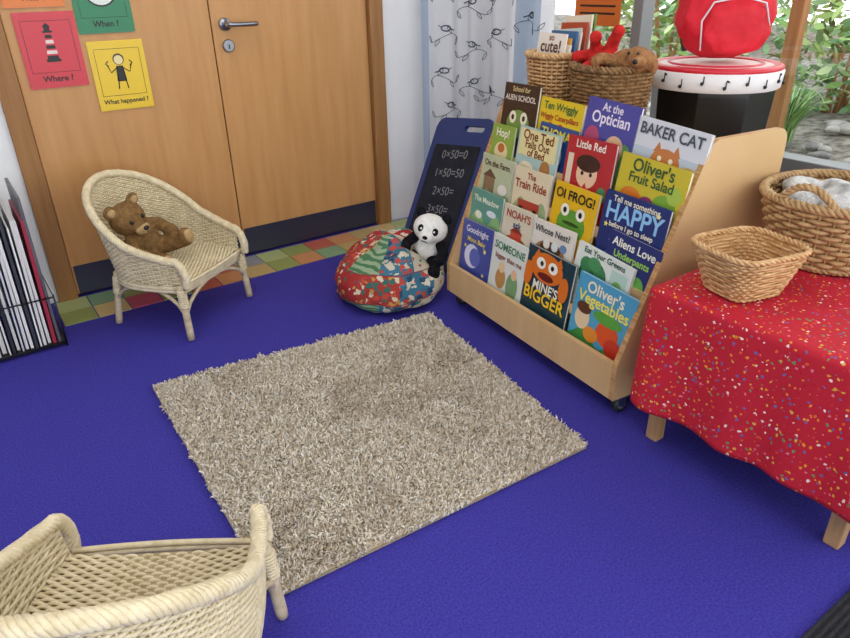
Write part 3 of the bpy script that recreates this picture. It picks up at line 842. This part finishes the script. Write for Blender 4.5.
# tier 4
book(4, .125, .20, .275, '3a2a22', [('School for', .024, .93, 'e0c890'), ('ALIEN SCHOOL', .036, .82, 'e8e0d0')],
     [('e', 0, .5, .66, .36, '7a9a4a'), ('e', -.16, .58, .2, .16, 'f0e8d0'), ('e', .16, .58, .2, .16, 'f0e8d0'), ('e', -.16, .58, .08, .07, '101010'), ('e', .16, .58, .08, .07, '101010')], rz=1)
book(4, .325, .225, .245, 'e3c52c', [('Ten Wriggly', .034, .90, '2a6a3a'), ('Wiggly Caterpillars', .034, .76, 'b03a24')],
     [('e', -.3, .6, .14, .12, '5aa03c'), ('e', -.18, .63, .14, .12, 'd8502c'), ('e', -.06, .6, .14, .12, '5aa03c'), ('e', .06, .63, .14, .12, 'd8502c')], back=.012, rz=-1)
book(4, .345, .195, .165, '2a4f90', [('THOMAS', .045, .82, 'f0e040')],
     [('e', 0, .4, .4, .5, 'b9bec4'), ('e', 0, .4, .3, .38, 'd8dadc')], rz=-2)
book(4, .570, .225, .275, '4a4a9a', [('At the', .034, .92, 'e8e0f0'), ('Optician', .048, .80, 'f0e8f8')],
     [('w', 0, .3, 1, .6, '5f9a5a'), ('e', .15, .5, .36, .3, 'e0b890'), ('e', .06, .52, .12, .1, 'f4f4f4'), ('e', .24, .52, .12, .1, 'f4f4f4'), ('e', -.3, .55, .3, .3, 'b04a70')], rz=-2)
book(4, .805, .26, .245, 'd4d8dc', [('BAKER CAT', .05, .88, '4a5058')],
     [('r', 0, .35, .96, .64, 'b9c8d4'), ('e', 0, .56, .42, .32, 'c4783c'), ('t', -.13, .72, .12, .12, 'c4783c'), ('t', .13, .72, .12, .12, 'c4783c'), ('e', -.08, .60, .06, .06, 'f2f0d0'), ('e', .08, .60, .06, .06, 'f2f0d0'), ('e', 0, .50, .2, .12, 'f0e4d4'), ('e', .34, .5, .24, .2, 'd8b070'), ('e', -.34, .46, .24, .2, 'e0c090')], rz=-3)
BK.make('covers_and_pages', pb)

# ------------------------------------------------------------------ baskets on the bookcase
def top_pt(lx, d, z=TOPZ+.001): return MB @ Vector((lx, d, z))
angB = math.atan2(e1.y, e1.x)
dz = .105
eb1, RB1 = basket('storage_basket', top_pt(.13, .410), angB, (.078, .095), (.098, .118), .145+dz, M_bask, M_baskd, 26, 20, .0045, 3.2)
RC = RB1 @ Matrix.Translation((0, 0, dz))
b = Bd()
cols = ['ece4d4', 'd9a03a', '3a6a9a', 'e4e0d8', 'c8d8d0', 'b04a30', 'e8e0c8', '6a8a4a']
for i, c in enumerate(cols):
    Mx = RC @ Matrix.Translation((rnd(-.01, .01), -.062+i*.017, .0)) @ Matrix.Rotation(radians(-8+rnd(-3, 3)), 4, 'X') @ Matrix.Rotation(radians(rnd(-6, 6)), 4, 'Y')
    hh = .19+.012*i+rnd(-.01, .015)
    b.box((0, 0, hh/2), (.135, .008, hh), flat(c, .35), Mx)
b.make('books_inside', eb1)
Mx = RC @ Matrix.Translation((0, -.078, .0)) @ Matrix.Rotation(radians(-8), 4, 'X')
b = Bd(); b.box((0, 0, .110), (.150, .006, .220), flat('efe9de', .35), Mx)
b.make('front_cover', eb1)
text('so', .03, flat('8a5a3a'), Mx @ Matrix.Translation((0, -.0045, .205)) @ Matrix.Rotation(pi/2, 4, 'X'), eb1, .12, 'cover_title')
text('cute!', .055, flat('5a3a28'), Mx @ Matrix.Translation((0, -.0045, .175)) @ Matrix.Rotation(pi/2, 4, 'X'), eb1, .13, 'cover_title')
eb2, RB2 = basket('toy_basket', top_pt(.385, .410), angB, (.095, .098), (.118, .118), .125+dz, noisy('willow_dark', '6e4e2c', 'a07c50', 50, rough=.55, bump=.3, bscale=300), M_baskd, 30, 19, .0048, 3.0)
RD = RB2 @ Matrix.Translation((0, 0, dz))
pe = empty('hand_puppet', RD @ Vector((-.04, 0, .1)))
red = noisy('red_felt', 'b01818', 'd42a22', 40, rough=.9, bump=.5, bscale=150)
b = Bd()
b.ell((-.03, 0, .13), (.070, .06, .045), red, RD)
for pts in ([(-.03, 0, .15), (-.07, -.02, .18), (-.05, -.04, .215)], [(-.03, 0, .15), (-.01, 0, .20), (.02, -.01, .235)], [(-.06, 0, .14), (-.10, -.03, .155), (-.12, -.05, .15)], [(0, -.03, .14), (.02, -.07, .15), (-.01, -.10, .13)]):
    b.tube(pts, [.024, .022, .018], red, 10, M=RD); b.ell(pts[-1], .022, red, RD)
remesh(b, 'puppet_body', pe, .006)
pe = empty('plush_dog', RD @ Vector((.06, 0, .1)))
b = Bd(); tan = noisy('tan_plush', '8a5a34', 'b08050', 40, rough=.9, bump=.6, bscale=150)
b.ell((.07, 0, .145), (.07, .055, .042), tan, RD); b.ell((.125, -.02, .165), (.042, .038, .034), tan, RD); b.ell((.155, -.05, .155), (.022, .026, .018), tan, RD)
b.tube([(.12, .02, .18), (.14, .03, .15), (.15, .03, .12)], [.015, .02, .014], tan, 8, M=RD)
b.tube([(.05, -.03, .15), (.03, -.09, .16), (.04, -.12, .15)], [.022, .02, .02], tan, 8, M=RD)
remesh(b, 'plush_body', pe, .006)
b = Bd(); b.ell((.165, -.072, .16), .008, M_black, RD); b.ell((.118, -.054, .18), .005, M_black, RD); b.ell((.148, -.045, .18), .005, M_black, RD)
b.ell((0.02, .03, .15), (.05, .05, .03), flat('d8cfc0', .9), RD); b.make('face', pe)

# ------------------------------------------------------------------ bin and backpack
bx, by = 2.245, 1.425; BZ = .058
e = empty('waste_bin', (bx, by, 0))
b = Bd(); c0 = (bx, by, 0)
b.lathe([(.150, .002), (.158, .02), (.206, .77+BZ), (.206, .79+BZ)], flat('121214', .3), c0, 8, smooth=False)
b.make('black_body', e, .003)
c0 = (bx, by, BZ)
b = Bd(); wb = flat('e6e4e2', .4)
b.lathe([(.214, .785), (.218, .79), (.222, .84), (.216, .845)], wb, c0, 40)
for i in range(20):
    a = 2*pi*i/20+.1; z = .802+.012*(i % 2)+BZ
    def Q(da, zz_): return (bx+.2225*cos(a+da), by+.2225*sin(a+da), zz_)
    b.tube([Q(0, z), Q(.03, z+.002)], .0055, M_black, 8)
    b.tube([Q(.035, z), Q(.035, z+.024)], .0018, M_black, 5)
    if i % 3 == 0: b.tube([Q(.035, z+.024), Q(.075, z+.020)], .003, M_black, 5)
b.make('music_note_band', e)
b = Bd(); rl = flat('cc2032', .3)
b.lathe([(.20, .84), (.216, .842), (.218, .854), (.210, .860), (.190, .860), (.186, .855)], rl, c0, 48)
b.lathe([(.186, .8555), (.170, .858), (.02, .861)], flat('e6ccca', .35), c0, 48)
b.tube([(bx+.152*cos(2*pi*i/48), by+.152*sin(2*pi*i/48), .858+BZ) for i in range(48)], .006, rl, 8, True)
b.make('red_lid', e)

e = empty('backpack', (bx, by, .866+BZ))
R = Matrix.Translation((bx+.01, by+.01, .868+BZ)) @ Matrix.Rotation(radians(-35), 4, 'Z') @ Matrix.Rotation(radians(-4), 4, 'X')
rn = noisy('backpack_red', 'c81424', 'e02234', 8, rough=.65, bump=.6, bscale=14, dist=.02); b = Bd()
def sq(cx_, cy_, cz_, rx, ry, rz_, mat, p=3.0, M=R, seg=40, ring=26, wr=0):
    vs = []; fs = []
    f = lambda t: math.copysign(abs(t)**(2/p), t)
    for j in range(ring+1):
        a = -pi/2+pi*j/ring
        for i in range(seg):
            q = 2*pi*i/seg; k = 1+wr*noise.noise(Vector((cos(q)*2.5, sin(q)*2.5, a*2.5)))+wr*.5*noise.noise(Vector((cos(q)*6, sin(q)*6, a*7)))
            vs.append((cx_+rx*k*f(cos(a))*f(cos(q)), cy_+ry*k*f(cos(a))*f(sin(q)), cz_+rz_*f(sin(a))))
    for j in range(ring):
        for i in range(seg):
            i2 = (i+1) % seg; fs.append((j*seg+i, j*seg+i2, (j+1)*seg+i2, (j+1)*seg+i))
    b.add(vs, fs, mat, M, True)
sq(.01, 0, .17, .150, .090, .168, rn, 2.6, wr=.14)
sq(.02, -.066, .100, .110, .045, .085, rn, 2.8, wr=.14)
b.tube([(-.088, -.080, .03), (-.098, -.090, .12), (-.07, -.103, .175), (.02, -.108, .19), (.10, -.100, .17), (.13, -.085, .10)], .003, flat('d8dade', .4), 8, M=R)
b.tube([(-.03, .02, .325), (-.02, .02, .365), (.02, .02, .365), (.03, .02, .325)], .007, M_black, 8, M=R)
for s in (-1, 1): b.tube([(s*.07, .07, .31), (s*.085, .13, .24), (s*.085, .14, .12), (s*.08, .08, .03)], .012, flat('3a3c44', .8), 8, M=R)
b.make('bag', e)

# ------------------------------------------------------------------ table with cloth
TX0, TX1, TY0, TY1, TH = 1.385, 2.34, .355, .94, .475
e = empty('table', ((TX0+TX1)/2, (TY0+TY1)/2, 0))
b = Bd()
b.box(((TX0+TX1)/2, (TY0+TY1)/2, TH-.0125), (TX1-TX0, TY1-TY0, .025), M_tablewood)
for x in (TX0+.05, TX1-.05):
    for y in (TY0+.045, TY1-.035): b.box((x, y, (TH-.025)/2), (.036, .036, TH-.025), M_tablewood)
b.box(((TX0+TX1)/2, TY0+.05, TH-.06), (TX1-TX0-.13, .02, .07), M_tablewood)
b.box((TX0+.05, (TY0+TY1)/2, TH-.06), (.02, TY1-TY0-.13, .07), M_tablewood)
b.make('table_frame', e, .003)
def cloth():
    L = .345; st = .0105
    xs = np.arange(TX0-L, TX1+.08+1e-6, st); ys = np.arange(TY0-L, TY1+L+1e-6, st)
    vs = []; uv = []
    for x in xs:
        for y in ys:
            ax = min(max(x, TX0), TX1); ay = min(max(y, TY0), TY1)
            ox, oy = x-ax, y-ay; d = math.hypot(ox, oy)
            if d < 1e-6:
                vs.append((x, y, TH+.004+.0012*noise.noise(Vector((x*9, y*9, 0))))); uv.append((x, y)); continue
            dx, dy = ox/d, oy/d
            corner = abs(ox) > 1e-6 and abs(oy) > 1e-6
            dd = d
            if corner:
                lim = L+(.075 if dy < 0 else .0)*abs(2*dx*dy); m_ = L/max(abs(dx), abs(dy)); dd = d*lim/m_
            r = .012
            if dd < r*pi/2: hor = r*sin(dd/r); ver = r*(1-cos(dd/r))
            else: hor = r; ver = r+(dd-r*pi/2)
            k = dd/L
            per = (ay*1.0+ax*1.0)+math.atan2(abs(oy), abs(ox))*.10
            amp = (.010+.004*sin(per*9))*k**1.1
            if corner: amp += .024*k*abs(2*dx*dy)
            fold = amp*(sin(per*34+.9*sin(per*13))+.75)
            if dy > .5: fold *= .25
            hor += fold+.010*k*(0 if dy > .5 else 1)
            if dy > .5: hor = min(hor, .036)
            px, py = ax+dx*hor, ay+dy*hor
            if corner and dy > 0: py = min(py, TY1+.04)
            z = TH+.004-ver+.003*sin(per*30)*k
            vs.append((px, py, max(.02, z))); uv.append((x, y))
    nx, ny = len(xs), len(ys)
    fs = [(i*ny+j, (i+1)*ny+j, (i+1)*ny+j+1, i*ny+j+1) for i in range(nx-1) for j in range(ny-1)]
    me = bpy.data.meshes.new('tablecloth'); me.from_pydata(vs, [], fs); me.materials.append(M_cloth)
    l = me.uv_layers.new(name='UVMap'); idx = np.empty(len(me.loops), dtype=np.int32)
    me.loops.foreach_get('vertex_index', idx); U = np.array(uv)[idx]; l.data.foreach_set('uv', U.ravel())
    me.polygons.foreach_set('use_smooth', [True]*len(fs))
    ob = bpy.data.objects.new('tablecloth', me); scene.collection.objects.link(ob)
    s = ob.modifiers.new('t', 'SOLIDIFY'); s.thickness = .0012; s.offset = 1
cloth()
basket('bread_basket', (1.528, .795, TH+.008), radians(-14), (.072, .066), (.110, .102), .115, M_bask, noisy('willow_lin', 'b08450', 'c89c68', 40, rough=.8, bump=0), 34, 14, .0036, 4.5, .007, .003)
wbx, wby = 1.922, .778
eb, RR = basket('wicker_basket', (wbx, wby, TH+.010), 0, (.15, .14), (.20, .185), .175, M_bask2, M_baskd, 34, 13, .0065, 2.2, .012, .006, handles=True)
b = Bd(); fl = noisy('fleece', '8e8e8c', 'd8d8d4', 22, rough=.95, bump=1, bscale=110, lo=.3, hi=.6)
for i in range(30):
    a = rnd(0, 2*pi); r_ = rnd(0, .125); b.ell((wbx+r_*cos(a), wby+r_*sin(a), TH+.155+rnd(0, .03)), (rnd(.03, .06), rnd(.03, .06), rnd(.02, .04)), fl)
remesh(b, 'fleece_blanket', eb, .007, 2)

# ------------------------------------------------------------------ magazine rack with folders
e = empty('magazine_rack', (-.08, 2.72, 0))
b = Bd()
for z in (.02, .20):
    b.tube([(-.36, 2.555, z), (.165, 2.555, z), (.165, 2.90, z), (-.36, 2.90, z)], .003, M_black, 8, True)
for x in (-.36, -.09, .165):
    for y in (2.555, 2.90): b.tube([(x, y, .0), (x, y, .21)], .003, M_black, 8)
b.box((-.09, 2.73, .012), (.51, .34, .006), M_black)
b.make('wire_frame', e)
b = Bd(); x = .150
cl_ = ['5a5a60', 'a02a3c', 'e6e6e4', 'd8d6d2', 'ececea', '3a3c44', 'eceae6', 'd8d8d6', 'c8ccd4', 'ececea', '2f3138', 'e0dedc', 'e8e6e0', 'b8bcc0', 'e6e6e4', '45454c', 'e6e6e4', 'c8c8c6', 'd8dcdc', '30343c', 'e4e4e0', 'c8c8c4', 'e8e8e6', 'e0e0dc', '5a6a88', 'ececea', 'dddddd']
for i, c in enumerate(cl_):
    t = random.choice([.006, .010, .014]); hh = .49+rnd(-.05, .06); y0 = 2.562+rnd(0, .03)
    if i == 1: t = .012; hh = .47
    Mx = Matrix.Translation((x-t/2, y0, .017)) @ Matrix.Rotation(radians(rnd(0, 1.6)), 4, 'Y')
    b.box((0, .16, hh/2), (t, .32, hh), flat(c, .4), Mx)
    x -= t+.0055
b.make('folders', e, .001)

# ------------------------------------------------------------------ door mat
b = Bd(); mm = noisy('rubber_mat', '1d1e22', '2c2d32', 80, rough=.85, bump=.3)
b.box((1.55, -.105, .004), (1.5, .83, .008), mm)
for i in range(60): b.box((1.55, -.510+i*.0138, .010), (1.48, .007, .005), mm)
b.make('door_mat')

# ------------------------------------------------------------------ notice on the window
e = empty('window_notice', (2.495, 2.2, 1.15))
Mx = Matrix.Translation((2.500, 2.20, 1.16)) @ Matrix.Rotation(-pi/2, 4, 'Z') @ Matrix.Rotation(pi/2, 4, 'X')
b = Bd(); b.box((0, 0, 0), (.26, .34, .002), flat('d8702a', .4), Mx)
for i in range(9): b.box((0, .12-.03*i, .0015), (.2, .008, .001), flat('2a1c14', .5), Mx)
b.make('printed_sheet', e)

# ------------------------------------------------------------------ garden
ge = empty('garden_ground', (4, 2, .3))
b = Bd(); vs = []; fs = []; g = 50
for i in range(g+1):
    for j in range(g+1):
        x = 2.68+6*i/g; y = -3+12*j/g
        vs.append((x, y, .30+.06*noise.noise(Vector((x*1.5, y*1.5, 0)))+.05*(x-2.7)))
for i in range(g):
    for j in range(g): a = i*(g+1)+j; fs.append((a, a+g+1, a+g+2, a+1))
b.add(vs, fs, noisy('garden_soil', '5c5850', 'a09c92', 18, rough=.95, bump=1, bscale=40, dist=.03), smooth=True)
b.make('soil', ge)
b = Bd(); rk = noisy('stone', '7a7a78', 'bab8b2', 8, rough=.9, bump=.6)
for i in range(140):
    x, y, r_ = rnd(2.85, 4.6), rnd(.2, 4.5), rnd(.02, .06)
    M = Matrix.Translation((x, y, .33+.05*(x-2.7))) @ Matrix.Rotation(rnd(0, 6), 4, 'Z')
    b.ell((0, 0, 0), (r_*1.4, r_, r_*.6), rk, M, 10, 6)
b.make('stones', ge)
greens = [flat(c, .6) for c in ('5f8a44', '82ac5a', '9cc074', '4d7240', 'b8d094', '70a06c')]
def shrub(name, c, R_, n, size):
    b = Bd(); c = Vector(c)
    for i in range(n):
        d = Vector((rnd(-1, 1), rnd(-1, 1), rnd(-1, 1)))
        if d.length > 1 or d.length < .2: continue
        p = c+Vector((d.x*R_[0], d.y*R_[1], d.z*R_[2])); s = size*rnd(.6, 1.3)
        M = Matrix.Translation(p) @ Matrix.Rotation(rnd(0, 6.28), 4, 'Z') @ Matrix.Rotation(rnd(-1.2, 1.2), 4, 'X') @ Matrix.Rotation(rnd(-1, 1), 4, 'Y')
        b.add([(-s, 0, 0), (-.3*s, -.35*s, 0.05*s), (.5*s, -.3*s, 0), (s, 0, -.1*s), (.5*s, .3*s, 0), (-.3*s, .35*s, .05*s)], [(0, 1, 2, 3, 4, 5)], random.choice(greens), M)
    for i in range(5):
        b.tube([(c.x+rnd(-.1, .1), c.y+rnd(-.1, .1), .3), (c.x+rnd(-.3, .3)*R_[0], c.y+rnd(-.3, .3)*R_[1], c.z)], .015, M_frame, 6)
    return b.make(name)
shrub('garden_shrub', (4.6, 2.0, .80), (.5, .55, .45), 2000, .045)
shrub('garden_shrub.001', (5.0, 3.6, 1.0), (.6, .8, .6), 2500, .05)
shrub('garden_shrub.002', (6.6, 1.6, 1.3), (.8, 1.1, 1.0), 2500, .07)
shrub('garden_shrub.003', (7.0, 4.6, 1.6), (1.0, 1.6, 1.3), 3000, .08)
shrub('garden_shrub.004', (4.6, .6, .85), (.5, .55, .5), 2000, .045)
def grass(name, c, n, L):
    b = Bd()
    for i in range(n):
        a = rnd(0, 6.28); l = L*rnd(.6, 1.1); o = rnd(.25, .75); r0 = rnd(0, .05)
        pts = [(c[0]+cos(a)*(r0+l*o*t*t), c[1]+sin(a)*(r0+l*o*t*t), c[2]+l*(t-.45*o*t*t)) for t in (0, .25, .5, .75, 1)]
        s = Vector((-sin(a), cos(a), 0)); ws = [.003, .004, .0035, .0025, .0006]
        vs = []
        for p, w in zip(pts, ws): vs += [Vector(p)-s*w, Vector(p)+s*w]
        b.add(vs, [(2*k, 2*k+1, 2*k+3, 2*k+2) for k in range(4)], random.choice(greens), smooth=True)
    b.make(name)
grass('ornamental_grass', (3.25, .98, .34), 800, .62); grass('ornamental_grass.001', (3.75, 1.9, .36), 300, .35)
b = Bd(); b.box((3.3, 1.72, .85), (.06, .06, 1.1), M_frame); b.make('garden_post', bevel=.006)

# ------------------------------------------------------------------ fit lettering
bpy.context.view_layer.update()
for o, M, mw in TX:
    if mw:
        w = max(p[0] for p in o.bound_box)-min(p[0] for p in o.bound_box)
        if w > mw: o.matrix_basis = M @ Matrix.Scale(mw/w, 4, (1, 0, 0)) @ Matrix.Scale(max(.75, mw/w), 4, (0, 1, 0))

# ------------------------------------------------------------------ world, camera
w = bpy.data.worlds.new('overcast_sky'); scene.world = w; w.use_nodes = True
bg = w.node_tree.nodes['Background']; bg.inputs[0].default_value = (.94, .97, 1, 1); bg.inputs[1].default_value = 2.5
cam = bpy.data.cameras.new('camera'); co = bpy.data.objects.new('camera', cam); scene.collection.objects.link(co)
cam.sensor_width = 36; cam.lens = 670*36/850; cam.clip_start = .02
co.matrix_world = Matrix.Translation((0, 0, 1.2)) @ Matrix.Rotation(radians(-35), 4, 'Z') @ Matrix.Rotation(radians(90-27.1), 4, 'X') @ Matrix.Rotation(radians(-1.18), 4, 'Z')
scene.camera = co
scene.view_settings.view_transform = 'Standard'
